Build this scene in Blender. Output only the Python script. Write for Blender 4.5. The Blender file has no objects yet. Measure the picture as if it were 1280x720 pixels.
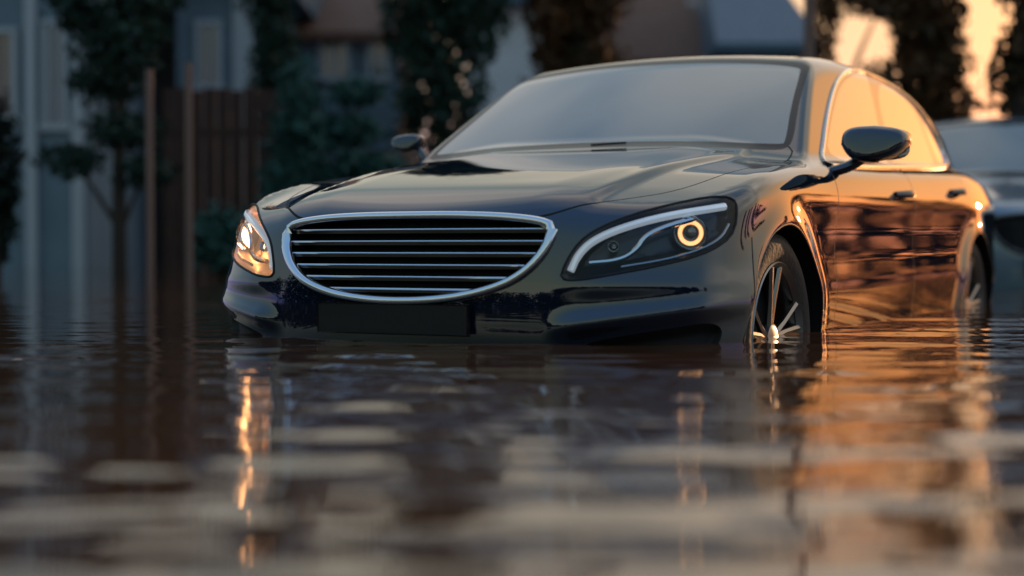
import bpy, math, random
import numpy as np
random.seed(4); rng=np.random.default_rng(4)
scn=bpy.context.scene
col=scn.collection
WZ=.353                      # flood level above the road
# ------------------------------------------------------------------ camera
CAM=np.array([4.708,2.4414,.627]); YAW=3.6269; PIT=-.0255; FPX=1966.2
FW=np.array([math.cos(YAW)*math.cos(PIT),math.sin(YAW)*math.cos(PIT),math.sin(PIT)])
RT=np.array([math.sin(YAW),-math.cos(YAW),0.]); UP=np.cross(RT,FW)
cd=bpy.data.cameras.new('camera'); cam=bpy.data.objects.new('camera',cd); col.objects.link(cam)
cam.location=CAM
from mathutils import Matrix, Vector
cam.rotation_euler=Matrix((RT,UP,-FW)).transposed().to_euler()
cd.sensor_width=36; cd.lens=36*FPX/1280; cd.clip_end=2000; cd.clip_start=.05
cd.dof.use_dof=True; cd.dof.focus_distance=4.9; cd.dof.aperture_fstop=1.2
scn.camera=cam
# ------------------------------------------------------------------ materials
def mat(name,base=(.5,.5,.5),rough=.5,metal=0,coat=0,spec=.5,emit=None,es=0,ior=1.5,noise=None,bump=None,coatr=.03,cior=1.5):
    m=bpy.data.materials.new(name); m.use_nodes=True; n=m.node_tree; b=n.nodes['Principled BSDF']
    b.inputs['Base Color'].default_value=(*base,1); b.inputs['Roughness'].default_value=rough
    b.inputs['Metallic'].default_value=metal; b.inputs['Coat Weight'].default_value=coat
    b.inputs['Coat Roughness'].default_value=coatr; b.inputs['Coat IOR'].default_value=cior
    b.inputs['Specular IOR Level'].default_value=spec; b.inputs['IOR'].default_value=ior
    if emit: b.inputs['Emission Color'].default_value=(*emit,1); b.inputs['Emission Strength'].default_value=es
    if noise:      # (scale, second colour)
        t=n.nodes.new('ShaderNodeTexNoise'); t.inputs['Scale'].default_value=noise[0]; t.inputs['Detail'].default_value=6
        g=n.nodes.new('ShaderNodeNewGeometry'); n.links.new(g.outputs['Position'],t.inputs['Vector'])
        r=n.nodes.new('ShaderNodeValToRGB'); r.color_ramp.elements[0].color=(*base,1); r.color_ramp.elements[1].color=(*noise[1],1)
        r.color_ramp.elements[0].position=.35; r.color_ramp.elements[1].position=.65
        n.links.new(t.outputs[0],r.inputs[0]); n.links.new(r.outputs[0],b.inputs['Base Color'])
    if bump:
        t=n.nodes.new('ShaderNodeTexNoise'); t.inputs['Scale'].default_value=bump[0]; t.inputs['Detail'].default_value=4
        g=n.nodes.new('ShaderNodeNewGeometry'); n.links.new(g.outputs['Position'],t.inputs['Vector'])
        k=n.nodes.new('ShaderNodeBump'); k.inputs['Strength'].default_value=bump[1]; k.inputs['Distance'].default_value=.02
        n.links.new(t.outputs[0],k.inputs['Height']); n.links.new(k.outputs[0],b.inputs['Normal'])
    return m
M={}
M['paint']=mat('black_navy_paint',(.003,.009,.020),.5,0,1,0,ior=1.5,coatr=.022,cior=1.85)
M['silver']=mat('grey_blue_paint',(.12,.18,.23),.35,.2,1)
M['chrome']=mat('chrome',(.72,.73,.76),.10,1)
M['chromed']=mat('satin_chrome',(.36,.38,.41),.25,1)
M['glass']=mat('windscreen_glass',(.075,.14,.175),.05,.55,1,.4,noise=(3,(.062,.12,.155)),cior=1.4)
M['sglass']=mat('side_glass',(.13,.145,.15),.03,.7,1)
M['black']=mat('black_gloss_trim',(.006,.006,.007),.15,0,.6)
M['frit']=mat('black_glass_border',(.004,.005,.006),.3,0,0,.25)
M['matt']=mat('matt_black',(.006,.006,.007),.7)
M['case']=mat('lamp_housing',(.03,.036,.046),.3,.7,.3)
M['casew']=mat('lamp_housing_glow',(.35,.21,.11),.35,.6,.3,emit=(1,.5,.2),es=.22)  # amber glow put into the housing itself to widen the far lamp's reflection
M['gap']=mat('shut_line_black',(.001,.001,.001),.9)
M['tyre']=mat('tyre_rubber',(.018,.017,.016),.75,bump=(60,.2))
M['rim']=mat('rim_alloy',(.26,.24,.225),.32,1)
M['lamp']=mat('lamp_glow',(1,.7,.4),.3,emit=(1,.50,.20),es=1.5)
M['lampw']=mat('lamp_glow_warm',(1,.6,.3),.3,emit=(1,.46,.16),es=22)
M['proj']=mat('projector_glass',(.25,.2,.16),.08,.5,1)
M['led']=mat('led_strip',(.6,.65,.7),.3,.3,emit=(.8,.9,1),es=.25)
M['plate']=mat('plate_black',(.008,.011,.014),.3)
m=bpy.data.materials.new('clear_lens'); m.use_nodes=True; n=m.node_tree; n.nodes.clear()
o=n.nodes.new('ShaderNodeOutputMaterial'); mx=n.nodes.new('ShaderNodeMixShader'); tr=n.nodes.new('ShaderNodeBsdfTransparent')
gl=n.nodes.new('ShaderNodeBsdfGlossy'); gl.inputs['Roughness'].default_value=.02; fr=n.nodes.new('ShaderNodeFresnel'); fr.inputs[0].default_value=1.35
tr.inputs[0].default_value=(.92,.94,.96,1)
n.links.new(fr.outputs[0],mx.inputs[0]); n.links.new(tr.outputs[0],mx.inputs[1]); n.links.new(gl.outputs[0],mx.inputs[2]); n.links.new(mx.outputs[0],o.inputs[0]); M['lens']=m
M['leaf']=mat('dark_leaves',(.008,.024,.016),.7,noise=(1.6,(.02,.05,.034)),spec=.2)
M['leafb']=mat('teal_leaves',(.018,.06,.052),.7,noise=(2,(.038,.10,.085)),spec=.2)
M['leafw']=mat('backlit_brown_leaves',(.03,.022,.01),.7,noise=(1.6,(.12,.055,.02)),spec=.2)  # brown-green leaves with the low sun's orange backlight painted into the colour
M['leafd']=mat('near_black_leaves',(.006,.012,.010),.8,noise=(1.6,(.012,.022,.017)),spec=.1)  # near-black leaf colour for the edge bush and the unseen woods
M['bark']=mat('bark',(.03,.021,.015),.9,bump=(14,.5))
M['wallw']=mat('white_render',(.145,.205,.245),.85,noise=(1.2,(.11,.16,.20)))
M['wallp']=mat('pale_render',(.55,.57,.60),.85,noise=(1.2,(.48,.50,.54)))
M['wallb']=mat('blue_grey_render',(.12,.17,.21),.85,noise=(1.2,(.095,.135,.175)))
M['roofb']=mat('brown_roof_tiles',(.11,.05,.03),.8,noise=(6,(.15,.07,.04)))
M['roofs']=mat('slate_roof',(.045,.09,.135),.6,noise=(6,(.065,.115,.16)))
M['pane']=mat('dark_pane',(.02,.03,.04),.08,0,1)
M['frame']=mat('window_frame',(.33,.37,.40),.6)
M['fence']=mat('brown_fence_boards',(.055,.022,.013),.8,noise=(5,(.034,.015,.010)))
M['post']=mat('weathered_post',(.16,.10,.08),.8)
M['ground']=mat('ground_asphalt',(.05,.05,.05),.9)
# ------------------------------------------------------------------ mesh helpers
def mk(name,V,F,m,parent=None,normals=None,smooth=True,loc=None,sharp=True):
    """link one mesh object; F is an (n,3)/(n,4) array or a list of tuples"""
    V=np.asarray(V,float)
    if loc is not None: V=V-np.asarray(loc)
    me=bpy.data.meshes.new(name)
    if isinstance(F,np.ndarray):
        k=F.shape[1]; me.vertices.add(len(V)); me.vertices.foreach_set('co',V.ravel().astype(np.float32))
        me.loops.add(F.size); me.loops.foreach_set('vertex_index',F.ravel().astype(np.int32))
        me.polygons.add(len(F)); me.polygons.foreach_set('loop_start',np.arange(0,F.size,k,dtype=np.int32))
        me.update(calc_edges=True)
    else:
        me.from_pydata([tuple(v) for v in V],[],[tuple(int(i) for i in f) for f in F])
        me.validate()
    me.polygons.foreach_set('use_smooth',np.full(len(me.polygons),smooth,dtype=bool))
    if normals is not None and len(me.vertices)==len(normals):
        me.normals_split_custom_set_from_vertices(np.asarray(normals,float).tolist())
    elif smooth and sharp:
        me.set_sharp_from_angle(angle=math.radians(42))
    me.materials.append(m); ob=bpy.data.objects.new(name,me); col.objects.link(ob)
    if loc is not None: ob.location=loc
    if parent: ob.parent=parent
    return ob
def tag(o,label=None,cat=None,group=None,kind=None):
    if label:o['label']=label
    if cat:o['category']=cat
    if group:o['group']=group
    if kind:o['kind']=kind
    return o
def empty(name,loc,label,cat,group=None,rz=0):
    o=bpy.data.objects.new(name,None); col.objects.link(o); o.location=loc; o.rotation_euler=(0,0,rz); return tag(o,label,cat,group)
class MB:
    def __init__(s): s.V=[];s.F=[];s.n=0
    def add(s,V,F):
        s.V.append(np.asarray(V,float)); s.F+= [tuple(i+s.n for i in f) for f in F]; s.n+=len(V)
    def box(s,c,d,R=None):
        v=np.array([[x,y,z] for x in(-.5,.5) for y in(-.5,.5) for z in(-.5,.5)])*np.array(d)
        if R is not None: v=v@R.T
        s.add(v+np.array(c),[(0,1,3,2),(4,6,7,5),(0,4,5,1),(2,3,7,6),(0,2,6,4),(1,5,7,3)]); return s
    def tube(s,P,r,closed=False,n=8,sq=(1,1)):
        P=np.asarray(P,float); N=len(P); r=np.broadcast_to(r,(N,))
        T=(np.roll(P,-1,0)-np.roll(P,1,0)) if closed else np.gradient(P,axis=0)
        T/=np.linalg.norm(T,axis=1)[:,None]+1e-12
        ref=np.array([0,0,1.]) if abs(T[:,2]).mean()<.7 else np.array([0,1.,0])
        V=[]
        for p,t,q in zip(P,T,r):
            a=np.cross(t,ref); a/=np.linalg.norm(a)+1e-9; b=np.cross(a,t)
            for k in range(n):
                w=2*math.pi*k/n; V.append(p+q*(sq[0]*math.cos(w)*a+sq[1]*math.sin(w)*b))
        F=[]
        for i in range(N if closed else N-1):
            j=(i+1)%N
            for k in range(n): F.append((i*n+k,i*n+(k+1)%n,j*n+(k+1)%n,j*n+k))
        if not closed: F+= [tuple(range(n))[::-1],tuple((N-1)*n+k for k in range(n))]
        s.add(V,F); return s
    def lathe(s,prof,c,n=48,closed=False):      # profile (y, r) spun round a y axis through c
        V=[];F=[]
        m=len(prof)
        for i in range(n):
            w=2*math.pi*i/n
            for (y,r) in prof: V.append((c[0]+r*math.cos(w),c[1]+y,c[2]+r*math.sin(w)))
        for i in range(n):
            j=(i+1)%n
            for k in range(m if closed else m-1):
                l=(k+1)%m; F.append((i*m+k,i*m+l,j*m+l,j*m+k))
        s.add(V,F); return s
    def ball(s,c,r,nu=16,nv=12,p=1.):
        V=[];F=[]
        f=lambda q:math.copysign(abs(q)**p,q)
        for i in range(nv+1):
            a=math.pi*i/nv
            for j in range(nu):
                b=2*math.pi*j/nu
                V.append((c[0]+r[0]*f(math.sin(a))*f(math.cos(b)),c[1]+r[1]*f(math.sin(a))*f(math.sin(b)),c[2]+r[2]*f(math.cos(a))))
        for i in range(nv):
            for j in range(nu): F.append((i*nu+j,(i+1)*nu+j,(i+1)*nu+(j+1)%nu,i*nu+(j+1)%nu))
        s.add(V,F); return s
    def build(s,name,m,parent=None,smooth=True,loc=None): return mk(name,np.concatenate(s.V),s.F,m,parent,smooth=smooth,loc=loc)
# ------------------------------------------------------------------ car body surface
def table(pts,sig=.07,x0=-4.6,x1=1.4,n=2401):
    pts=sorted(pts); X=np.linspace(x0,x1,n); px=np.array([p[0] for p in pts]); py=np.array([p[1] for p in pts])
    Y=np.interp(X,px,py)
    Y=np.where(X<px[0],py[0]+(X-px[0])*(py[1]-py[0])/(px[1]-px[0]),Y); Y=np.where(X>px[-1],py[-1]+(X-px[-1])*(py[-1]-py[-2])/(px[-1]-px[-2]),Y)
    h=(x1-x0)/(n-1); k=int(3*sig/h)+1; g=np.exp(-.5*(np.arange(-k,k+1)*h/sig)**2); g/=g.sum()
    Yp=np.concatenate([Y[0]+(np.arange(-k,0))*(Y[1]-Y[0]),Y,Y[-1]+(np.arange(1,k+1))*(Y[-1]-Y[-2])])
    Y=np.convolve(Yp,g,'valid')
    return lambda q:np.interp(q,X,Y)
Wt=table([(.9,.87),(.6,.905),(.3,.92),(0,.925),(-.5,.915),(-1.2,.915),(-2,.92),(-2.87,.935),(-3.3,.915),(-3.6,.875),(-4,.78)],.12)
Pz=table([(0,-.06),(.2,-.05),(.36,-.015),(.5,.0),(.60,-.012),(.70,-.014),(.80,-.004),(.84,-.014),(.92,-.055),(1.0,-.10),(1.1,-.16)],.026,0,1.3,1301)
Hc=table([(.8,.70),(.7,.742),(.58,.785),(.45,.815),(.2,.865),(-.2,.93),(-.5,.975),(-.7,.99),(-3.6,1.03),(-4.0,.97)],.08)
He=table([(.8,.64),(.6,.71),(.47,.755),(.35,.79),(.1,.858),(-.3,.905),(-.7,.925),(-1.5,.945),(-2.4,.975),(-3,1.0),(-3.4,.975),(-3.7,.93),(-4,.86)],.08)
Hr=table([(-.8,1.24),(-1.0,1.33),(-1.2,1.39),(-1.4,1.418),(-1.6,1.433),(-1.9,1.443),(-2.3,1.438),(-2.7,1.408),(-3.1,1.35),(-3.5,1.255),(-3.9,1.12),(-4.1,1.04)],.08)
def smax(a,b,k): h=np.maximum(k-np.abs(a-b),0)/k; return np.maximum(a,b)+h*h*k*.25
def smin(a,b,k): return -smax(-a,-b,k)
def sst(a,b,x): t=np.clip((x-a)/(b-a),0,1); return t*t*(3-2*t)
AR=.366; HUBZ=.335; AXR=-2.87
def fbody(P):
    x,y,z=P[...,0],P[...,1],P[...,2]; ay=np.sqrt(y*y+1e-6)
    r1=np.hypot(x,z-HUBZ); r2=np.hypot(x-AXR,z-HUBZ)
    fl=.02*(np.exp(-((r1-AR)/.06)**2)+np.exp(-((r2-AR)/.06)**2))
    g1=ay-(Wt(x)+Pz(z-.02*(x+1.5)*-.5)+fl)
    b=sst(.35,.84,ay); H=Hc(x)*(1-b)+He(x)*b
    ycr=.60-.10*np.clip((x+.5)/1.2,0,1.2)
    H=H+.014*sst(ycr+.045,ycr-.045,ay)*sst(-.75,-.5,x)*sst(.75,.5,x)+.008*np.exp(-((ay-ycr)/.026)**2)*sst(.72,.4,x)*sst(-.75,-.5,x)
    g2=(z-H)*.97
    up=np.maximum(z-.45,0); dn=np.maximum(.44-z,0)
    F=.805-.28*y*y-.27*y**6-.85*up*up-.9*dn*dn
    F=F+.018*np.exp(-((z-.52)/.036)**2)*sst(.45,.62,ay)
    zc=.405+.15*(ay-.5); F=F+.038*np.exp(-((z-zc)/.032)**2)*sst(.44,.56,ay)
    g3=(x-F)*.95
    R=-4.02+.16*y*y+.25*np.maximum(z-.8,0); g4=R-x
    g=smax(g1,g3,.09); g=smax(g,g2,.065); g=smax(g,g4,.14); g=smax(g,.2-z,.05)
    tp=.12*np.maximum(-2.7-x,0)**2
    c1=(ay-(.785-.41*(z-.97)-tp))*.9
    c2=(x-(-.505-1.70*(z-.98)-.20*y*y+.25*np.maximum(z-.98,0)*(1.38-z)))*.5
    c3=(z-(Hr(x)-.10*y*y))*.97
    c=smax(c1,c3,.065); c=smax(c,c2,.03); c=smax(c,-3.98-x,.1); c=smax(c,(.84-z),.04)
    return smin(g,c,.045)
def grad(P,h=.005):
    G=np.stack([fbody(P+np.eye(3)[i]*h)-fbody(P-np.eye(3)[i]*h) for i in range(3)],-1)/(2*h)
    return G
def nrm(P): G=grad(P); return G/(np.linalg.norm(G,axis=-1)[...,None]+1e-12)
def root(O,D,t1=2.4,n=60,t0=0.):
    lo=np.full(len(O),t0); hi=np.full(len(O),t1); found=np.zeros(len(O),bool)
    s0=fbody(O+D*t0)>0
    for k in range(1,n+1):
        t=t0+(t1-t0)*k/n; s=fbody(O+D*t)>0; new=(s!=s0)&~found
        hi[new]=t; lo[new]=t0+(t1-t0)*(k-1)/n; found|=new
        if found.all(): break
    for k in range(16):
        m=(lo+hi)/2; s=fbody(O+D*m[:,None])>0; same=s==s0; lo=np.where(same,m,lo); hi=np.where(same,hi,m)
    return O+D*((lo+hi)/2)[:,None],found
NT,NP=110,220
XA,XB,ZC=.1,-3.3,.56
rows=[]
for a in np.linspace(0.004,math.pi/2,NT): rows.append((XA,a))
for x in np.linspace(XA,XB,300)[1:]: rows.append((x,math.pi/2))
for a in np.linspace(math.pi/2,math.pi-.01,40)[1:]: rows.append((XB,a))
ph=np.linspace(0,math.pi,NP)
rw=np.array(rows); A=rw[:,1][:,None]; X0=rw[:,0][:,None]
D=np.stack([np.cos(A)+0*ph,np.sin(A)*np.sin(ph),-np.sin(A)*np.cos(ph)],-1).reshape(-1,3)
O=np.stack([X0+0*ph,0*A+0*ph,ZC+0*A+0*ph],-1).reshape(-1,3)
V,_=root(O,D,1.4,28)
nr=len(rows); idx=np.arange(nr*NP).reshape(nr,NP)
q=np.stack([idx[:-1,:-1],idx[1:,:-1],idx[1:,1:],idx[:-1,1:]],-1).reshape(-1,4)
T=np.concatenate([q[:,[0,1,2]],q[:,[0,2,3]]])
_c=V[T]; _n=np.cross(_c[:,1]-_c[:,0],_c[:,2]-_c[:,0]); _g=grad(_c.mean(1))
if ((_n*_g).sum(1)>0).mean()<.5: T=T[:,::-1].copy()
def split(V,T,s):
    s=np.where(np.abs(s)<2e-4,2e-4,s); sg=s>0; c=sg[T].sum(1); mx=(c==1)|(c==2)
    keep=T[~mx]; t=T[mx]
    if len(t)==0: return V,T
    ts=sg[t]; lone=np.where(ts.sum(1)==1,ts.argmax(1),(~ts).argmax(1))
    k=np.arange(len(t)); a=t[k,lone]; b=t[k,(lone+1)%3]; c=t[k,(lone+2)%3]
    N=len(V); E=np.concatenate([np.stack([np.minimum(a,b),np.maximum(a,b)],1),np.stack([np.minimum(a,c),np.maximum(a,c)],1)])
    key,inv=np.unique(E[:,0].astype(np.int64)*N+E[:,1],return_inverse=True); inv=inv.ravel()
    i,j=key//N,key%N; w=(s[i]/(s[i]-s[j]))[:,None]; nv=V[i]*(1-w)+V[j]*w
    G=grad(nv); nv=nv-(fbody(nv)/(G*G).sum(1))[:,None]*G
    ab=N+inv[:len(t)]; ac=N+inv[len(t):]
    return np.concatenate([V,nv]),np.concatenate([keep,np.stack([a,ab,ac],1),np.stack([ab,b,c],1),np.stack([ab,c,ac],1)])
def pdist(Q,poly):      # signed distance to a closed 2-D outline, negative inside
    poly=np.asarray(poly,float); d=np.full(len(Q),1e9); ins=np.zeros(len(Q),bool)
    for p,q in zip(poly,np.roll(poly,-1,0)):
        e=q-p; L=e@e
        if L<1e-14: continue
        w=Q-p; t=np.clip((w@e)/L,0,1); d=np.minimum(d,((w-t[:,None]*e)**2).sum(1))
        c=(p[1]>Q[:,1])!=(q[1]>Q[:,1])
        if c.any():
            xx=p[0]+(Q[:,1]-p[1])*(q[0]-p[0])/(q[1]-p[1]+1e-15); ins^=c&(Q[:,0]<xx)
    d=np.sqrt(d); return np.where(ins,-d,d)
def chai(P,k=2,closed=True):
    P=np.asarray(P,float)
    for _ in range(k):
        Q=np.roll(P,-1,0)
        if closed: P=np.stack([P*.75+Q*.25,P*.25+Q*.75],1).reshape(-1,P.shape[1])
        else: P=np.concatenate([P[:1],np.stack([P[:-1]*.75+P[1:]*.25,P[:-1]*.25+P[1:]*.75],1).reshape(-1,P.shape[1]),P[-1:]])
    return P
def resamp(P,step,closed=True):
    P=np.asarray(P,float)
    if closed: P=np.concatenate([P,P[:1]])
    L=np.concatenate([[0],np.cumsum(np.linalg.norm(np.diff(P,axis=0),axis=1))]); n=max(int(L[-1]/step),3)
    t=np.linspace(0,L[-1],n+1); t=t[:-1] if closed else t
    return np.stack([np.interp(t,L,P[:,i]) for i in range(P.shape[1])],1)
def survey(P):      # camera coordinates of points on the panels, used to read outlines off the photograph
    d=P-CAM; Z=d@FW; return np.stack([640+FPX*(d@RT)/Z,360-FPX*(d@UP)/Z],1)
def onbody(px):
    px=np.asarray(px,float); D=FW+RT*((px[:,0]-640)/FPX)[:,None]-UP*((px[:,1]-360)/FPX)[:,None]
    return root(np.repeat(CAM[None],len(px),0),D,8.5,420,3.0)[0]
def side(xz,sgn=1):      # side outline point -> panel surface
    xz=np.asarray(xz,float); O=np.stack([xz[:,0],np.full(len(xz),1.3),xz[:,1]],1)
    return root(O,np.tile([0,-1.,0],(len(xz),1)),1.2,160)[0]
def front(yz):
    yz=np.asarray(yz,float); O=np.stack([np.full(len(yz),1.2),yz[:,0],yz[:,1]],1)
    return root(O,np.tile([-1.,0,0],(len(yz),1)),2.9,300)[0]
FAR=5.
# outlines
GR=[(0,.722),(.15,.722),(.30,.717),(.41,.706),(.455,.692),(.460,.672),(.445,.62),(.412,.573),(.36,.533),(.29,.506),(.2,.486),(.1,.475),(0,.472)]
grille_full=chai([(-a,b) for a,b in GR[::-1][1:-1]]+GR,2)
HL=chai([(699,350),(708,326),(724,302),(748,285),(790,268),(840,255),(885,246),(914,246),(922,256),(919,287),(904,305),(873,320),(820,333),(760,344),(725,350)],1)
DLO=chai([(-.70,.918),(-.78,.95),(-1.08,1.125),(-1.45,1.30),(-1.80,1.38),(-2.19,1.390),(-2.57,1.362),(-2.86,1.28),(-3.0,1.155),(-3.01,1.05),(-2.93,1.012),(-1.8,.958),(-.9,.922)],2)
G1=chai([(-.82,.94),(-1.12,1.105),(-1.49,1.282),(-1.82,1.358),(-2.00,1.366),(-2.03,1.36),(-1.74,.98),(-1.70,.968)],2)
G2=chai([(-2.13,1.366),(-2.52,1.340),(-2.70,1.285),(-2.72,1.24),(-2.67,1.02),(-2.63,1.01),(-1.88,.985),(-1.85,.995)],2)
G3=chai([(-2.80,1.25),(-2.93,1.155),(-2.95,1.07),(-2.92,1.04),(-2.74,1.028)],2)
WS=[(0,.992),(.4,.985),(.66,.968),(.72,.968),(.735,1.0),(.68,1.15),(.637,1.30),(.612,1.345),(.3,1.378),(0,1.383)]
WS=chai([(-a,b) for a,b in WS[::-1][1:-1]]+WS,2)
HOOD=[(.735,0),(.73,.2),(.70,.40),(.63,.51),(.50,.61),(.36,.70),(.15,.755),(-.1,.77),(-.5,.765),(-.64,.74),(-.60,.5),(-.55,.0)]
HOOD=chai([(a,-b) for a,b in HOOD[::-1][1:-1]]+HOOD,2)
FD=[(-.60,.1),(-.57,.5),(-.60,.78),(-.66,.90),(-.74,.94),(-1.78,.985),(-1.70,.8),(-1.67,.5),(-1.69,.1)]
RD=[(-1.69,.1),(-1.67,.5),(-1.70,.8),(-1.78,.985),(-2.76,1.03),(-2.70,.84),(-2.63,.74),(-2.50,.63),(-2.42,.5),(-2.38,.1)]
FD=resamp(chai(FD,1),.03);RD=resamp(chai(RD,1),.03)
INT=chai([(.54,.342),(.58,.366),(.80,.406),(.86,.416),(.88,.39),(.86,.33),(.80,.30),(.55,.30)],2)
def fld(name,V,N=None):
    x,y,z=V[:,0],V[:,1],V[:,2]; N=nrm(V) if N is None else N
    if name in('af','ar'):
        s=np.hypot(x-(0 if name=='af' else AXR),z-HUBZ)-AR; return np.where((y>.45),s,FAR)
    if name=='grille': return np.where((x>.5),pdist(V[:,1:],grille_full),FAR)
    if name=='hl': return np.where((x>.05)&(y>.2)&(N@FW<.25),pdist(survey(V),HL)*.0023,FAR)
    if name=='int': return np.where((x>.25),pdist(V[:,1:],INT),FAR)
    if name in('dlo','g1','g2','g3'):
        return np.where((y>.4),pdist(V[:,[0,2]],dict(dlo=DLO,g1=G1,g2=G2,g3=G3)[name]),FAR)
    if name=='ws': return np.where((x<-.42)&(x>-1.6)&(N[:,0]>.12),pdist(V[:,1:],WS),FAR)
    if name=='hood': return np.where((N[:,2]>.3)&(x>-.75)&(z<1.03),pdist(V[:,:2],HOOD),FAR)
    if name=='fd': return np.where((y>.4),pdist(V[:,[0,2]],FD),FAR)
    if name=='rd': return np.where((y>.4),pdist(V[:,[0,2]],RD),FAR)
    if name=='bump': return np.where((x>.0),-(x-.335+.25*(z-.5)),FAR)
g=.0028; FB=.024
for nm,offs in (('af',[0]),('ar',[0]),('grille',[0]),('hl',[0]),('int',[0]),('dlo',[0]),('g1',[0]),('g2',[0]),('g3',[0]),('ws',[0,FB]),('hood',[g,-g]),('fd',[g,-g]),('rd',[g,-g]),('bump',[g,-g])):
    for o_ in offs:
        s=fld(nm,V); V,T=split(V,T,s+o_)
Cn=V[T].mean(1); CN=nrm(Cn); S={k:fld(k,Cn,CN) for k in('af','ar','grille','hl','int','dlo','g1','g2','g3','ws','hood','fd','rd','bump')}
x,y,z=Cn.T
lab=np.full(len(T),'rear_body',dtype='U16')
lab[(x>-.9)&(z<1.03)]='front_fender'
lab[(x<=-.57)&(x>-2.5)&(z<.7)]='rocker'
roofm=(z>1.03)|((z>.985)&(y<.74)&(x<-.5)&(x>-3.2)); lab[roofm]='roof'
lab[(S['bump']<-g)&(z<.745)]='front_bumper'
lab[(S['hood']<0)]='hood'
lab[(S['fd']<0)&(y>.6)]='front_door'; lab[(S['rd']<0)&(y>.6)]='rear_door'
strip=(y>.6)&(z>.88)&(z<1.03)&(x<-.8)&(x>-2.75)&((lab=='rear_body')|(lab=='front_fender')); lab[strip&(x>-1.75)]='front_door'; lab[strip&(x<=-1.75)]='rear_door'
gapf=np.zeros(len(T),bool)
def gapm(k): return np.abs(S[k])<g
gapf|=gapm('hood')|(gapm('bump')&(z<.66)&(y>.6))|((gapm('fd')|gapm('rd'))&(y>.6)&(z<.985))
lab[S['dlo']<0]='window_surround'; lab[S['g1']<0]='g1';lab[S['g2']<0]='g2';lab[S['g3']<0]='g3'
lab[S['ws']<0]='ws_frame'; lab[S['ws']<-FB]='windshield'
lab[S['int']<0]='intake'; lab[S['hl']<0]='headlight'; lab[S['grille']<0]='grille'
lab[(S['af']<0)|(S['ar']<0)]='void'
gapf&=np.isin(lab,['hood','front_fender','front_bumper','front_door','rear_door','rocker','rear_body'])
NV=nrm(V)
def sub(mask):
    t=T[mask]; u,inv=np.unique(t,return_inverse=True); return V[u],inv.reshape(-1,3),NV[u],u
MIR=np.array([1,-1,1.])
def part(name,mask,m,parent,which,off=None):
    """which: 1 car's left, -1 car's right, 0 both halves in one mesh; shut-line faces take the dark gap material"""
    v,t,n_,u=sub(mask); gi=gapf[mask].astype(np.int32)
    if off is not None: v=off(v,n_)
    if which in(1,0): vs,ts,ns,gs=[v],[t],[n_],[gi]
    else: vs,ts,ns,gs=[],[],[],[]
    k=len(v) if which==0 else 0
    if which in(-1,0): vs.append(v*MIR); ts.append(t[:,::-1]+k); ns.append(n_*MIR); gs.append(gi)
    vv=np.concatenate(vs);tt=np.concatenate(ts);nn=np.concatenate(ns)
    if which==0:      # weld the seam on the centre line
        key=np.round(vv*2e4).astype(np.int64); _,first,inv=np.unique(key,axis=0,return_index=True,return_inverse=True); inv=inv.ravel()
        vv=vv[first]; nn=nn[first]; tt=inv[tt]; ok=(tt[:,0]!=tt[:,1])&(tt[:,1]!=tt[:,2])&(tt[:,0]!=tt[:,2]); tt=tt[ok]; gs=[np.concatenate(gs)[ok]]
    ob=mk(name,vv,np.ascontiguousarray(tt),m,parent,normals=None if off is not None else nn)
    G_=np.concatenate(gs)
    if G_.any(): ob.data.materials.append(M['gap']); ob.data.polygons.foreach_set('material_index',G_)
    return ob
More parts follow.
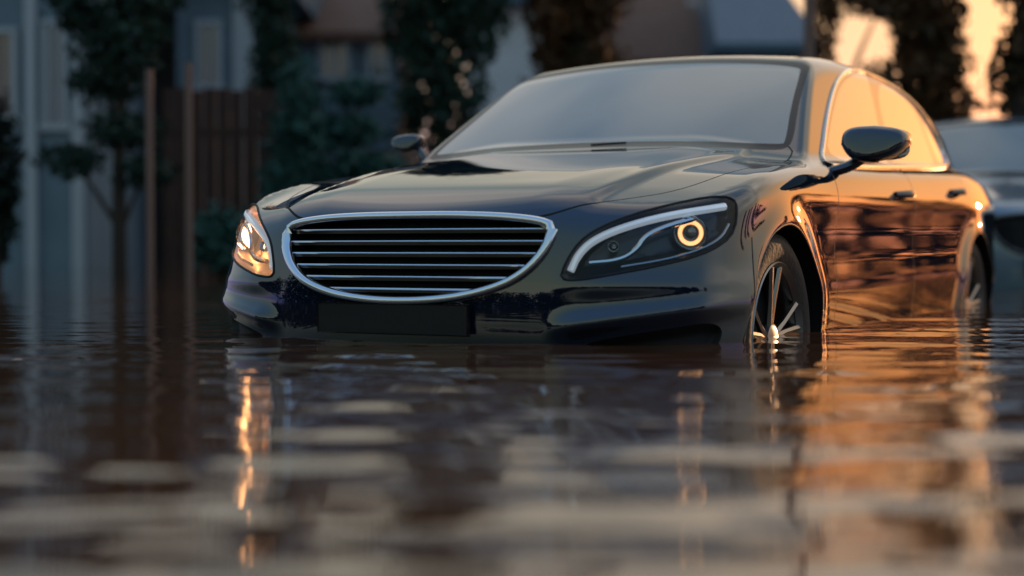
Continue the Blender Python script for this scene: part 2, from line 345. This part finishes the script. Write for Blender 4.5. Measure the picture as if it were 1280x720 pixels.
# ------------------------------------------------------------------ the car
car=empty('parked_car',(0,0,0),'glossy black sedan with chrome grille and lit headlights standing wheel-deep in the flood water','car')
both={'rear_body':M['paint'],'roof':M['paint'],'hood':M['paint'],'front_bumper':M['paint'],'windshield':M['glass']}
P_={}
for k,m_ in both.items(): P_[k]=part(k,lab==k,m_,car,0)
part('windshield_seal',lab=='ws_frame',M['frit'],P_['windshield'],0)
for sd in(1,-1):
    part('front_fender',lab=='front_fender',M['paint'],car,sd); part('rocker_panel',lab=='rocker',M['paint'],car,sd)
    fd=part('front_door',lab=='front_door',M['paint'],car,sd); rd=part('rear_door',lab=='rear_door',M['paint'],car,sd)
    part('window',lab=='g1',M['sglass'],fd,sd); part('window',lab=='g2',M['sglass'],rd,sd); part('quarter_window',lab=='g3',M['sglass'],car,sd)
    ws=part('window_surround',lab=='window_surround',M['black'],car,sd)
    tr=side(resamp(DLO,.03))+np.array([0,.003,0])
    MB().tube(tr*np.array([1,sd,1]),.0085,True,8).build('chrome_strip',M['chrome'],ws)
    for (hx,hz,pd) in((-1.52,.835,fd),(-2.50,.875,rd)):
        b=side([(hx+.10,hz),(hx+.05,hz+.002),(hx,hz+.004),(hx-.05,hz+.006),(hx-.10,hz+.008)]); b[:,1]+=[.0,.032,.038,.032,.0]
        MB().tube(b*np.array([1,sd,1]),[.011,.014,.015,.014,.011],False,10,(.8,1.1)).build('handle',M['paint'],pd)
    # headlight
    hs=part('headlight',lab=='headlight',M['case'] if sd>0 else M['casew'],car,sd,off=lambda v,n_:v+np.array([-1.,-.25,0])*np.minimum(.075,np.maximum(0,-fld('hl',v,n_))*2.2)[:,None]-n_*.002)
    part('lens_cover',lab=='headlight',M['lens'],hs,sd)
    def tr2(px,inn): 
        P=onbody(chai(px,2,False)); return (P+np.array([-1.,-.25,0])*inn)*np.array([1,sd,1])
    ol=onbody(resamp(HL,6)); MB().tube(ol*np.array([1,sd,1]),.004,True,8).build('lamp_seal',M['matt'],hs)
    MB().tube(tr2([(712,339),(721,319),(739,301),(775,285),(830,270),(905,258)],.014),.0125,False,8,(1,.9)).build('light_strip',M['led'],hs)
    MB().tube(tr2([(735,329),(772,326),(794,313),(805,295),(832,283),(868,273)],.018),.008,False,8).build('chrome_trim',M['chrome'],hs)
    MB().tube(tr2([(775,334),(830,325),(870,314),(900,299),(910,280)],.016),.005,False,8).build('chrome_trim',M['chromed'],hs)
    for (px_,rr) in(((861,291),.048),((764,308),.016)):
        c=onbody([px_])[0]+np.array([-.045,-.012,0]); c=c*np.array([1,sd,1])
        ax=Vector((.93,.33*sd,0)).normalized(); R=np.array(Vector((0,1,0)).rotation_difference(ax).to_matrix())
        def place(b_,name,m_,par):
            vv=np.concatenate(b_.V)@R.T+c; return mk(name,vv,b_.F,m_,par)
        lm=M['lamp'] if sd>0 else M['lampw']
        place(MB().lathe([(-.02,rr*.9),(.008,rr*1.05),(.02,rr),(.012,rr*.82),(-.01,rr*.7)],(0,0,0),32),'lamp_ring',M['chrome'],hs)
        if rr>.03: place(MB().lathe([(-.012,rr*.74),(-.004,rr*.64),(-.012,rr*.5)],(0,0,0),32),'lamp_glow_ring',lm,hs)
        place(MB().ball((0,-.008,0),(rr*.54,rr*.44,rr*.54),20,14),'projector',(M['proj'] if rr>.03 else M['chromed']) if sd>0 else lm,hs)
    # intake
    it=part('side_intake',lab=='intake',M['matt'],P_['front_bumper'],sd,off=lambda v,n_:v+np.array([-1.,0,0])*np.minimum(.05,np.maximum(0,-pdist(v[:,1:],INT))*2)[:,None])
    # mirror
    ms=1 if sd>0 else .56; mz=.988 if sd>0 else 1.05; my=1.0 if sd>0 else .915
    mb=MB(); mb.ball((-.75,sd*my,mz),(.080*ms,.116*ms,.066*ms),32,20,.52)
    V_=mb.V[0]; zz=(V_[:,2]-mz)/.068; V_[:,0]-= .02*zz
    out=(V_[:,1]-sd*my)*sd/(.116*ms)      # -1 door side .. 1 outer side
    V_[:,2]=mz+(V_[:,2]-mz)*(1-.22*np.clip(out,0,1)); V_[:,1]-= sd*.040*np.clip(-zz,0,1)*np.sign(out)
    mr=mb.build('wing_mirror',M['paint'],car)
    MB().tube(chai([(-.76,sd*(my-.05),mz-.045*ms),(-.75,sd*(my-.085),mz-.07),(-.735,sd*.87,.90),(-.72,sd*.80,.885)],2,False),.032 if sd>0 else .02,False,12,(1,.62)).build('mirror_arm',M['paint'],mr)
    if sd>0: MB().tube([(-.678,sd*(my+.045),mz-.005),(-.673,sd*(my-.015),mz-.01),(-.675,sd*(my-.065),mz-.012)],.004,False,6).build('indicator',M['chromed'],mr)
    mg=MB(); mg.ball((-.75-.077*ms,sd*my,mz),(.008,.10*ms,.052*ms),20,12,.6).build('mirror_glass',M['chrome'],mr)
    # wheels
    for xw in(0,AXR):
        yc=sd*.79; c=(0,0,0); o_=sd
        tp=[(-.10,.248),(-.112,.275),(-.113,.305),(-.095,.335),(-.06,.347),(.06,.347),(.095,.335),(.113,.305),(.112,.275),(.10,.248)]
        w=MB().lathe([(a*o_,b) for a,b in tp],(xw,yc,HUBZ),72).build('wheel',M['tyre'],car,loc=(xw,yc,HUBZ))
        def wp(b_,name,m_): 
            return mk(name,np.concatenate(b_.V),b_.F,m_,w)
        wp(MB().lathe([(a*o_,b) for a,b in[(-.09,.21),(-.10,.248),(-.085,.235),(.05,.222),(.085,.236),(.104,.250),(.108,.246),(.09,.228)]],c,72),'rim',M['rim'])
        wp(MB().lathe([(.0*o_,.0),(.0,.22)],c,40),'brake_disc',M['matt'])
        sp=MB()
        for k in range(5):
            for dd in(-.15,.15):
                a=2*math.pi*(k+.25)/5+dd*.55; a2=2*math.pi*(k+.25)/5+dd*1.15
                p0=np.array([.04*math.cos(a),.072*o_,.04*math.sin(a)]); p1=np.array([.13*math.cos((a+a2)/2),.082*o_,.13*math.sin((a+a2)/2)]); p2=np.array([.236*math.cos(a2),.092*o_,.236*math.sin(a2)])
                sp.tube([p0,p1,p2],[.017,.013,.014],False,6,(.8,.8))
        wp(sp,'spokes',M['rim'])
        wp(MB().lathe([(.06*o_,.06),(.088*o_,.055),(.095*o_,.035),(.096*o_,.001)],c,32),'hub_cap',M['rim'])
        wb=MB(); n0=40; an=np.linspace(-.25,math.pi+.25,n0)
        vv=[];ff=[]
        PS=side([(xw+AR*math.cos(a),HUBZ+AR*math.sin(a)) for a in an])
        for a,p in zip(an,PS):
            ye=p[1]*sd
            for (yy,rr) in((ye,AR),(sd*(p[1]-.025),AR+.004),(sd*.5,AR+.03),(sd*.5,.0)): vv.append((xw+rr*math.cos(a),yy,HUBZ+rr*math.sin(a)))
        for i in range(n0-1):
            for k in range(3): ff.append((i*4+k,i*4+k+1,i*4+5+k,i*4+4+k))
        wb.add(vv,ff); wb.build('wheel_well',M['matt'],car)
        MB().tube((PS-np.array([0,.003,0]))*np.array([1,sd,1]),.004,False,8).build('arch_lip',M['paint'],car)
# grille
gr=part('grille',lab=='grille',M['matt'],car,0,off=lambda v,n_:v+np.array([-1.,0,0])*np.minimum(.07,np.maximum(0,-fld('grille',v,n_))*3)[:,None])
ring=front(resamp(grille_full,.02))+np.array([.004,0,0])
MB().tube(ring,.0135,True,12,(1.3,1)).build('chrome_surround',M['chrome'],gr)
def halfw(z): 
    g_=np.array(GR)[4:]; o_=np.argsort(g_[:,1]); return np.interp(z,g_[o_,1],g_[o_,0])
for k in range(6):
    zz=.503+k*.0348; hw=halfw(zz)-.006
    ys=np.linspace(-hw,hw,41); 
    P=front(np.stack([ys,np.full(41,zz)],1))
    sb=MB(); prof=[(-.008,-.007),(-.006,.007),(-.03,.011),(-.05,.007),(-.05,-.002),(-.03,-.008)]
    vv=[];ff=[]
    for p in P:
        for (dx,dz) in prof: vv.append((p[0]+dx,p[1],zz+dz))
    for i in range(40):
        for j in range(6): ff.append((i*6+j,i*6+(j+1)%6,i*6+6+(j+1)%6,i*6+6+j))
    sb.add(vv,ff); s_=sb.build('slat',M['black'],gr)
    MB().tube(P+np.array([-.006,0,0.004]),.0029,False,6,(1,1)).build('slat_chrome',M['chrome'],s_)
# number plate (blank)
pl=MB(); pf=front([(0,.42)])[0]; npl=pl.box((pf[0]+.008,-.01,.420),(.012,.51,.085)).build('number_plate',M['plate'],car,smooth=False)
pb=MB()
for (cy,cz,dy,dz) in((-.01,.464,.52,.004),(-.01,.376,.52,.004),(.247,.42,.004,.084),(-.267,.42,.004,.084)): pb.box((pf[0]+.009,cy,cz),(.014,dy,dz))
pb.build('plate_frame',M['black'],npl,smooth=False)
ys=np.linspace(.01,.14,10); P=front(np.stack([ys,np.linspace(1.003,1.010,10)],1))+np.array([.004,0,.001])
MB().tube(P,.0022,False,6).build('wiper',M['matt'],P_['windshield'])
# ------------------------------------------------------------------ second car behind: copies of every part
SW={M['paint'].name:'silver',M['lamp'].name:'chromed',M['lampw'].name:'chromed',M['casew'].name:'case',M['chrome'].name:'black',M['led'].name:'chromed'}
def copytree(o,parent=None):
    c=o.copy(); col.objects.link(c)
    if parent: c.parent=parent
    for s_ in c.material_slots:
        nm_=s_.material.name
        if nm_ in SW: s_.link='OBJECT'; s_.material=M[SW[nm_]]
    for ch in list(o.children): copytree(ch,c)
    return c
def bg(px,D): 
    p=CAM+D*(FW+RT*(px-640)/FPX); return float(p[0]),float(p[1])
def zp(py,D): return .627+(309.9-py)*D/FPX
c2=copytree(car); c2['label']='blurred grey-blue car parked behind the black sedan at the right edge'; c2['category']='car'
xx,yy=bg(1298,11.0); a2=math.radians(20)
c2.rotation_euler=(0,0,a2); c2.scale=(1.06,1.06,1.18); c2.location=(xx-.2,yy,0)
# ------------------------------------------------------------------ water and ground
NRW=1100
rs=.35*np.exp(np.linspace(0,math.log(700/.35),NRW)); 
th=np.concatenate([np.linspace(-math.pi,-.40,30)[:-1],np.linspace(-.40,.40,280),np.linspace(.40,math.pi,30)[1:]])[:-1]
RR,TH=np.meshgrid(rs,th,indexing='ij')
ang=YAW+TH; WX=CAM[0]+RR*np.cos(ang); WY=CAM[1]+RR*np.sin(ang); Hh=np.zeros_like(WX)
cell=RR*(math.log(2000)/NRW)
for k in range(56):
    lam=.05*math.exp(rng.random()*2.3); a=YAW+rng.normal()*.30; kk=2*math.pi/lam
    amp=.00135*lam
    wx=WX+.05*np.sin(WY*2.3+k)+.04*np.sin(WX*4+WY*2+k*k); fade=np.clip((lam/cell-3)/4,0,1)
    ph_=kk*(wx*math.cos(a)+WY*math.sin(a))+rng.random()*7
    Hh+=amp*fade*(np.sin(ph_)+.18*np.sin(2*ph_+1.5))
Hh*=np.clip(1.0-(RR-3)/40,.25,1)
n1,n2=WX.shape; vv=np.stack([WX,WY,WZ+Hh],-1).reshape(-1,3); ii=np.arange(n1*n2).reshape(n1,n2); jj=np.roll(ii,-1,1)
q=np.stack([ii[:-1],ii[1:],jj[1:],jj[:-1]],-1).reshape(-1,4)
mw=mat('flood_water',(.075,.034,.018),.02,0,0,.5,ior=1.40)
nt=mw.node_tree; b_=nt.nodes['Principled BSDF']; t_=nt.nodes.new('ShaderNodeTexNoise'); t_.inputs['Scale'].default_value=9; t_.inputs['Detail'].default_value=2
g_=nt.nodes.new('ShaderNodeNewGeometry'); nt.links.new(g_.outputs['Position'],t_.inputs['Vector']); k_=nt.nodes.new('ShaderNodeBump'); k_.inputs['Strength'].default_value=.05; k_.inputs['Distance'].default_value=.03
nt.links.new(t_.outputs[0],k_.inputs['Height']); nt.links.new(k_.outputs[0],b_.inputs['Normal'])
wo=mk('water',vv,q,mw,sharp=False); tag(wo,kind='structure')
gm=mk('ground',[(-900,-900,0),(900,-900,0),(900,900,0),(-900,900,0)],[(0,1,2,3)],M['ground'],smooth=False); tag(gm,kind='structure')
# ------------------------------------------------------------------ surroundings
def leafquads(lobes,n,size,seed):
    r=np.random.default_rng(seed); vol=np.array([l[3]*l[4]*l[5] for l in lobes])**.8; pick=r.choice(len(lobes),n,p=vol/vol.sum()); L=np.array(lobes)[pick]
    d=r.normal(size=(n,3)); d/=np.linalg.norm(d,axis=1)[:,None]; rad=r.random(n)**.45*(1+.12*r.normal(size=n))
    c=L[:,:3]+d*rad[:,None]*L[:,3:6]
    u=r.normal(size=(n,3)); u/=np.linalg.norm(u,axis=1)[:,None]; w=np.cross(u,r.normal(size=(n,3))); w/=np.linalg.norm(w,axis=1)[:,None]
    s=size*(.5+r.random(n))[:,None]; V=np.stack([c-u*s,c+w*s*.55,c+u*s,c-w*s*.55],1).reshape(-1,3)
    return V,np.arange(4*n).reshape(n,4)
def tree(name,px,D,trunk_r,ht,lobes,n,size,label,m='leaf',cat='tree',group=None):
    """lobes: (side, up, depth, radius_side, radius_up)"""
    x,y=bg(px,D); e=empty(name,(x,y,0),label,cat,group)
    rx,ry=RT[0],RT[1]; Ls=[(l[0]*rx-l[2]*FW[0],l[0]*ry-l[2]*FW[1],l[1],l[3],l[3],l[4]) for l in lobes]
    v,f=leafquads(Ls,n,size,int(px)+7); mk('crown',v,f,M[m],e,smooth=False,sharp=False)
    tb=MB(); tb.tube([(0,0,-.05),(.03,.02,ht*.5),(0,.03,ht)],[trunk_r*1.3,trunk_r,trunk_r*.5],False,8)
    for l in Ls: tb.tube([(0,0,max(.3,l[2]*.55)),(l[0]*.5,l[1]*.5,l[2]*.8),(l[0],l[1],l[2])],[trunk_r*.5,trunk_r*.35,trunk_r*.12],False,6)
    tb.build('trunk',M['bark'],e); return e
def house(px0,px1,D,top,roof_h,wall,roof,label,wins=(),depth=7,hip=0.,over=.35,name='house'):
    x,y=bg((px0+px1)/2,D); w=(px1-px0)*D/FPX; e=empty(name,(x,y,0),label,'house',rz=math.atan2(RT[1],RT[0]))
    MB().box((0,depth/2,top/2),(w,depth,top)).build('wall',wall,e,smooth=False)
    a=w/2+over; b0=-over; b1=depth+over; h=a*(1-hip)
    mid=(b0+b1)/2; vv=[(-a,b0,top),(a,b0,top),(h,mid,top+roof_h),(-h,mid,top+roof_h),(-a,b1,top),(a,b1,top),(-a,b0,top-.15),(a,b0,top-.15),(-a,b1,top-.15),(a,b1,top-.15)]
    ff=[(0,1,2,3),(3,2,5,4),(0,3,4),(0,4,8,6),(1,5,2),(1,7,9,5),(6,7,1,0),(8,4,5,9),(6,8,9,7)]
    b=MB(); b.add(vv,ff); b.build('roof',roof,e,smooth=False)
    for (p0,p1,y0,y1) in wins:
        cx=((p0+p1)/2-(px0+px1)/2)*D/FPX; ww=(p1-p0)*D/FPX; z0,z1=zp(y1,D),zp(y0,D); hh=z1-z0; cz=(z0+z1)/2
        fr=MB()
        for (dx,dz,sx,sz) in((0,hh/2,ww+.1,.08),(0,-hh/2,ww+.16,.1),(-ww/2,0,.08,hh-.1),(ww/2,0,.08,hh-.1),(0,0,.05,hh-.1)): fr.box((cx+dx,-.04,cz+dz),(sx,.1,sz))
        f=fr.build('window',M['frame'],e,smooth=False)
        MB().box((cx,-.012,cz),(ww-.06,.03,hh-.06)).build('pane',M['pane'],f,smooth=False)
    return e
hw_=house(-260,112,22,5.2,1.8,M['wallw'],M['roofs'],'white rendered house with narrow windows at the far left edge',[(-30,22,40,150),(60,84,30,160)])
for px in(42,100):      # pale corner boards
    MB().box(((px-(-260+112)/2)*22/FPX,-.05,2.55),(.16,.08,5.1)).build('corner_board',M['frame'],hw_,smooth=False)
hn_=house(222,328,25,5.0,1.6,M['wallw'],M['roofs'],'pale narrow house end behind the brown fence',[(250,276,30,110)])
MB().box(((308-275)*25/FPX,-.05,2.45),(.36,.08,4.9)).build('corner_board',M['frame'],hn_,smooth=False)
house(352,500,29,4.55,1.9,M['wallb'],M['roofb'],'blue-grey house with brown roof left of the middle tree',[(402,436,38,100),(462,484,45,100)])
house(585,735,27,4.9,1.4,M['wallp'],M['roofs'],'pale house half hidden between the dark trees behind the roof of the black sedan',[(690,715,20,70)])
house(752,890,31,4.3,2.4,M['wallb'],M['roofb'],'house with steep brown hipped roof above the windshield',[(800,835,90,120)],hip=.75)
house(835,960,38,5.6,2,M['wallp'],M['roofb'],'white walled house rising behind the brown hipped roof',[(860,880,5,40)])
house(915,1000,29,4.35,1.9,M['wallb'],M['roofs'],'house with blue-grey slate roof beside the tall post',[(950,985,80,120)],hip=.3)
def fence(px0,px1,D,py,label):
    x,y=bg((px0+px1)/2,D); e=empty('fence',(x,y,0),label,'fence',rz=math.atan2(RT[1],RT[0])); w=(px1-px0)*D/FPX; h=zp(py,D); n=int(w/.14)
    b=MB()
    for k in range(n): b.box((-w/2+(k+.5)*w/n,0,h/2+.02*math.sin(k*2.3)),(w/n-.012,.025,h))
    b.build('boards',M['fence'],e,smooth=False); MB().box((0,.04,h*.8),(w,.05,.09)).build('rail',M['fence'],e,smooth=False); MB().box((0,.04,h*.35),(w,.05,.09)).build('rail',M['fence'],e,smooth=False)
fence(205,372,17,112,'brown vertical board fence at the left behind the two posts')
for px,D,py,lb in((188,11.5,88,'thin weathered post nearer the left edge, left one of the pair by the fence'),(237,12.2,80,'thin weathered post standing right in front of the brown fence, right one of the pair')):
    x,y=bg(px,D); h=zp(py,D); e=MB().tube([(0,0,0),(0,0,h)],.028,False,12).build('post',M['post'],None); e.location=(x,y,0); tag(e,lb,'post','posts by the fence'); 
x,y=bg(1010,15); e=MB().tube([(0,0,0),(0,0,4.5)],[.06,.05],False,12).build('utility_pole',M['post'],None); e.location=(x,y,0); tag(e,'tall plain pole rising behind the roof of the black sedan','pole')
# trees and shrubs
tree('pruned_tree',150,15,.06,2.6,[(0,2.6,0,.5,.4),(-.35,3.0,0,.35,.35),(.3,3.1,.1,.4,.35),(-.45,1.45,0,.33,.18),(.05,1.75,0,.42,.2),(-.1,2.2,0,.4,.22),(.25,1.35,0,.3,.18),(0,3.7,0,.6,.4)],6500,.045,'dark cloud-pruned tree with layered pads in front of the white house')
tree('conifer_shrub',375,16,.05,2,[(0,1.3,0,.4,.9),(-.1,.8,0,.45,.5),(0,2.0,0,.28,.6)],4500,.045,'teal green conifer shrub right against the end of the fence','leafb','shrub')
tree('layered_shrub',445,16.5,.05,2,[(0,1.0,0,.5,.3),(.1,1.45,0,.5,.2),(-.1,1.85,0,.42,.18),(0,2.25,0,.3,.16)],4500,.045,'layered dark green shrub between the conifer shrub and the sedan mirror','leafb','shrub')
tree('low_shrub',275,14,.03,.8,[(0,.7,0,.3,.3),(.2,.6,0,.25,.25)],1200,.05,'small low shrub at the foot of the brown fence','leafb','shrub')
tree('leafy_tree',553,19,.10,3,[(0,2.4,0,.6,.7),(-.3,3.4,0,.5,.6),(.35,3.5,.1,.5,.7),(0,4.4,0,.8,.6),(.1,1.5,0,.45,.5)],8500,.06,'tall dark leafy tree above the far wing mirror')
tree('leafy_tree',722,20,.10,3,[(0,2.7,0,.6,.8),(-.2,3.6,0,.5,.6),(.2,3.9,.1,.5,.6)],5500,.065,'dark tree between the pale house and the brown hipped roof','leafw')
tree('leafy_tree',345,21,.10,3,[(0,3.0,0,.35,1.0),(-.1,4.2,0,.4,.7)],2600,.065,'slim tree between the pale house end and the blue-grey house')
tree('leafy_tree',1160,17,.12,3,[(0,2.2,0,.5,.9),(.1,3.0,0,.3,.7),(-.2,3.3,.1,.35,.5),(.0,3.8,0,.42,.4)],3600,.07,'dark tree against the orange sky left of the sky gap','leafw')
tree('leafy_tree',1275,14,.13,3,[(.2,2.6,0,.35,.5),(.05,3.2,0,.4,.5),(.2,1.9,0,.3,.5),(-.05,2.2,0,.25,.4)],3200,.06,'tree with a thick dark trunk at the right edge','leafw')
tree('leafy_tree',1040,23,.10,3,[(-.15,2.4,0,.3,.6),(-.2,3.3,0,.28,.6),(-.1,4.2,0,.3,.5),(.75,4.3,0,.7,.3),(1.1,3.6,0,.3,.4)],2300,.07,'thin tree beside the tall pole at the orange sky','leafw')
tree('hedge',1110,24,.05,1.5,[(-1,1.4,0,.6,1.2),(-.3,1.4,0,.6,1.3),(.4,1.4,0,.6,1.2),(1.1,1.4,0,.6,1.15),(1.8,1.3,0,.6,1.0),(2.4,1.2,0,.6,1.0),(-.8,2.6,0,.5,.75),(-.2,2.75,0,.5,.7),(.45,2.6,0,.5,.7)],10000,.08,'dark hedge running behind the right side of the black sedan','leaf','hedge')
tree('garden_bush',-4,13,.04,1.2,[(0,1.2,0,.2,.7),(-.2,1.0,0,.25,.7)],2600,.05,'black upright bush at the left edge in front of the white house','leafd','shrub')
# unseen woods added out of frame to darken reflections in paint and glass
wl=[]; r9=np.random.default_rng(9)
for az in np.arange(-80,105,3.0):
    R_=17.; hgt=r9.uniform(1.4,2.5); a=math.radians(az+r9.uniform(-1,1))
    for zz in np.arange(.7,hgt+.5,.9): wl.append((4.7+R_*math.cos(a),2.4+R_*math.sin(a),zz,1.0,1.0,.9))
for az in np.arange(128,171,1.8):
    a=math.radians(az); R_=34; hgt=r9.choice([1.1,2.0,3.1,4.4,5.6],p=[.2,.2,.2,.2,.2])
    for zz in np.arange(.4,hgt,.9): wl.append((R_*math.cos(a),R_*math.sin(a),zz,.8,.8,.75))
v,f=leafquads(wl,80000,.125,77); wd=mk('unseen_woods',v,f,M['leafd'],None,smooth=False,sharp=False); tag(wd,'unseen dark woods added out of frame to darken the car reflections','unseen_woods',kind='stuff')
# ------------------------------------------------------------------ light
SUNAZ=math.radians(172); SUNEL=math.radians(5)
dv=Vector((math.cos(SUNAZ)*math.cos(SUNEL),math.sin(SUNAZ)*math.cos(SUNEL),math.sin(SUNEL)))
w=bpy.data.worlds.new('World'); scn.world=w; w.use_nodes=True; nt=w.node_tree; bgn=nt.nodes['Background']
sk=nt.nodes.new('ShaderNodeTexSky'); sk.sky_type='NISHITA'; sk.sun_disc=False; sk.sun_elevation=SUNEL; sk.sun_rotation=math.pi/2-SUNAZ
sk.dust_density=2.0; sk.ozone_density=3; sk.air_density=1.2
sp_=nt.nodes.new('ShaderNodeSeparateColor'); cb=nt.nodes.new('ShaderNodeCombineColor'); nt.links.new(sk.outputs[0],sp_.inputs[0])
for i,(e_,k_) in enumerate(((.60,.90),(.33,.86),(-.34,1.12))):      # sky colour graded per channel: lower contrast, warmer near the sun
    pw=nt.nodes.new('ShaderNodeMath'); pw.operation='POWER'; pw.inputs[1].default_value=e_; nt.links.new(sp_.outputs[i],pw.inputs[0])
    ml=nt.nodes.new('ShaderNodeMath'); ml.operation='MULTIPLY'; ml.inputs[1].default_value=k_; nt.links.new(pw.outputs[0],ml.inputs[0])
    mn=nt.nodes.new('ShaderNodeMath'); mn.operation='MINIMUM'; mn.inputs[1].default_value=(9,9,1.2)[i]; nt.links.new(ml.outputs[0],mn.inputs[0]); nt.links.new(mn.outputs[0],cb.inputs[i])
# unseen cloud added for pale reflections, palest where it faces the sun and clear of the glow at the horizon
tc=nt.nodes.new('ShaderNodeTexCoord'); mp=nt.nodes.new('ShaderNodeMapping'); mp.inputs['Scale'].default_value=(1.2,1.2,2.6); nt.links.new(tc.outputs['Generated'],mp.inputs['Vector'])
nz=nt.nodes.new('ShaderNodeTexNoise'); nz.inputs['Scale'].default_value=1.3; nz.inputs['Detail'].default_value=3; nz.inputs['Roughness'].default_value=.45; nt.links.new(mp.outputs[0],nz.inputs['Vector'])
mr_=nt.nodes.new('ShaderNodeMapRange'); mr_.interpolation_type='SMOOTHSTEP'; mr_.inputs['From Min'].default_value=.34; mr_.inputs['From Max'].default_value=.66; nt.links.new(nz.outputs[0],mr_.inputs['Value'])
dt=nt.nodes.new('ShaderNodeVectorMath'); dt.operation='DOT_PRODUCT'; dt.inputs[1].default_value=tuple(dv); nt.links.new(tc.outputs['Generated'],dt.inputs[0])
md=nt.nodes.new('ShaderNodeMapRange'); md.inputs['From Min'].default_value=.1; md.inputs['From Max'].default_value=.75; md.inputs['To Min'].default_value=.0; md.inputs['To Max'].default_value=.95; nt.links.new(dt.outputs['Value'],md.inputs['Value'])
sx=nt.nodes.new('ShaderNodeSeparateXYZ'); nt.links.new(tc.outputs['Generated'],sx.inputs[0])
me_=nt.nodes.new('ShaderNodeMapRange'); me_.interpolation_type='SMOOTHSTEP'; me_.inputs['From Min'].default_value=.12; me_.inputs['From Max'].default_value=.34; nt.links.new(sx.outputs['Z'],me_.inputs['Value'])
mf=nt.nodes.new('ShaderNodeMath'); mf.operation='MULTIPLY'; nt.links.new(mr_.outputs[0],mf.inputs[0]); nt.links.new(md.outputs[0],mf.inputs[1])
mf2=nt.nodes.new('ShaderNodeMath'); mf2.operation='MULTIPLY'; nt.links.new(mf.outputs[0],mf2.inputs[0]); nt.links.new(me_.outputs[0],mf2.inputs[1])
mxc=nt.nodes.new('ShaderNodeMix'); mxc.data_type='RGBA'; nt.links.new(mf2.outputs[0],mxc.inputs['Factor']); nt.links.new(cb.outputs[0],mxc.inputs['A']); mxc.inputs['B'].default_value=(2.5,2.15,1.85,1)
nt.links.new(mxc.outputs['Result'],bgn.inputs[0]); bgn.inputs[1].default_value=.56
sd_=bpy.data.lights.new('sun','SUN'); sd_.energy=2.4; sd_.angle=math.radians(.6); sd_.color=(1,.55,.27); so=bpy.data.objects.new('sun',sd_); col.objects.link(so)
so.rotation_euler=dv.to_track_quat('Z','Y').to_euler()
scn.view_settings.view_transform='Standard'; scn.view_settings.look='None'; scn.view_settings.exposure=0
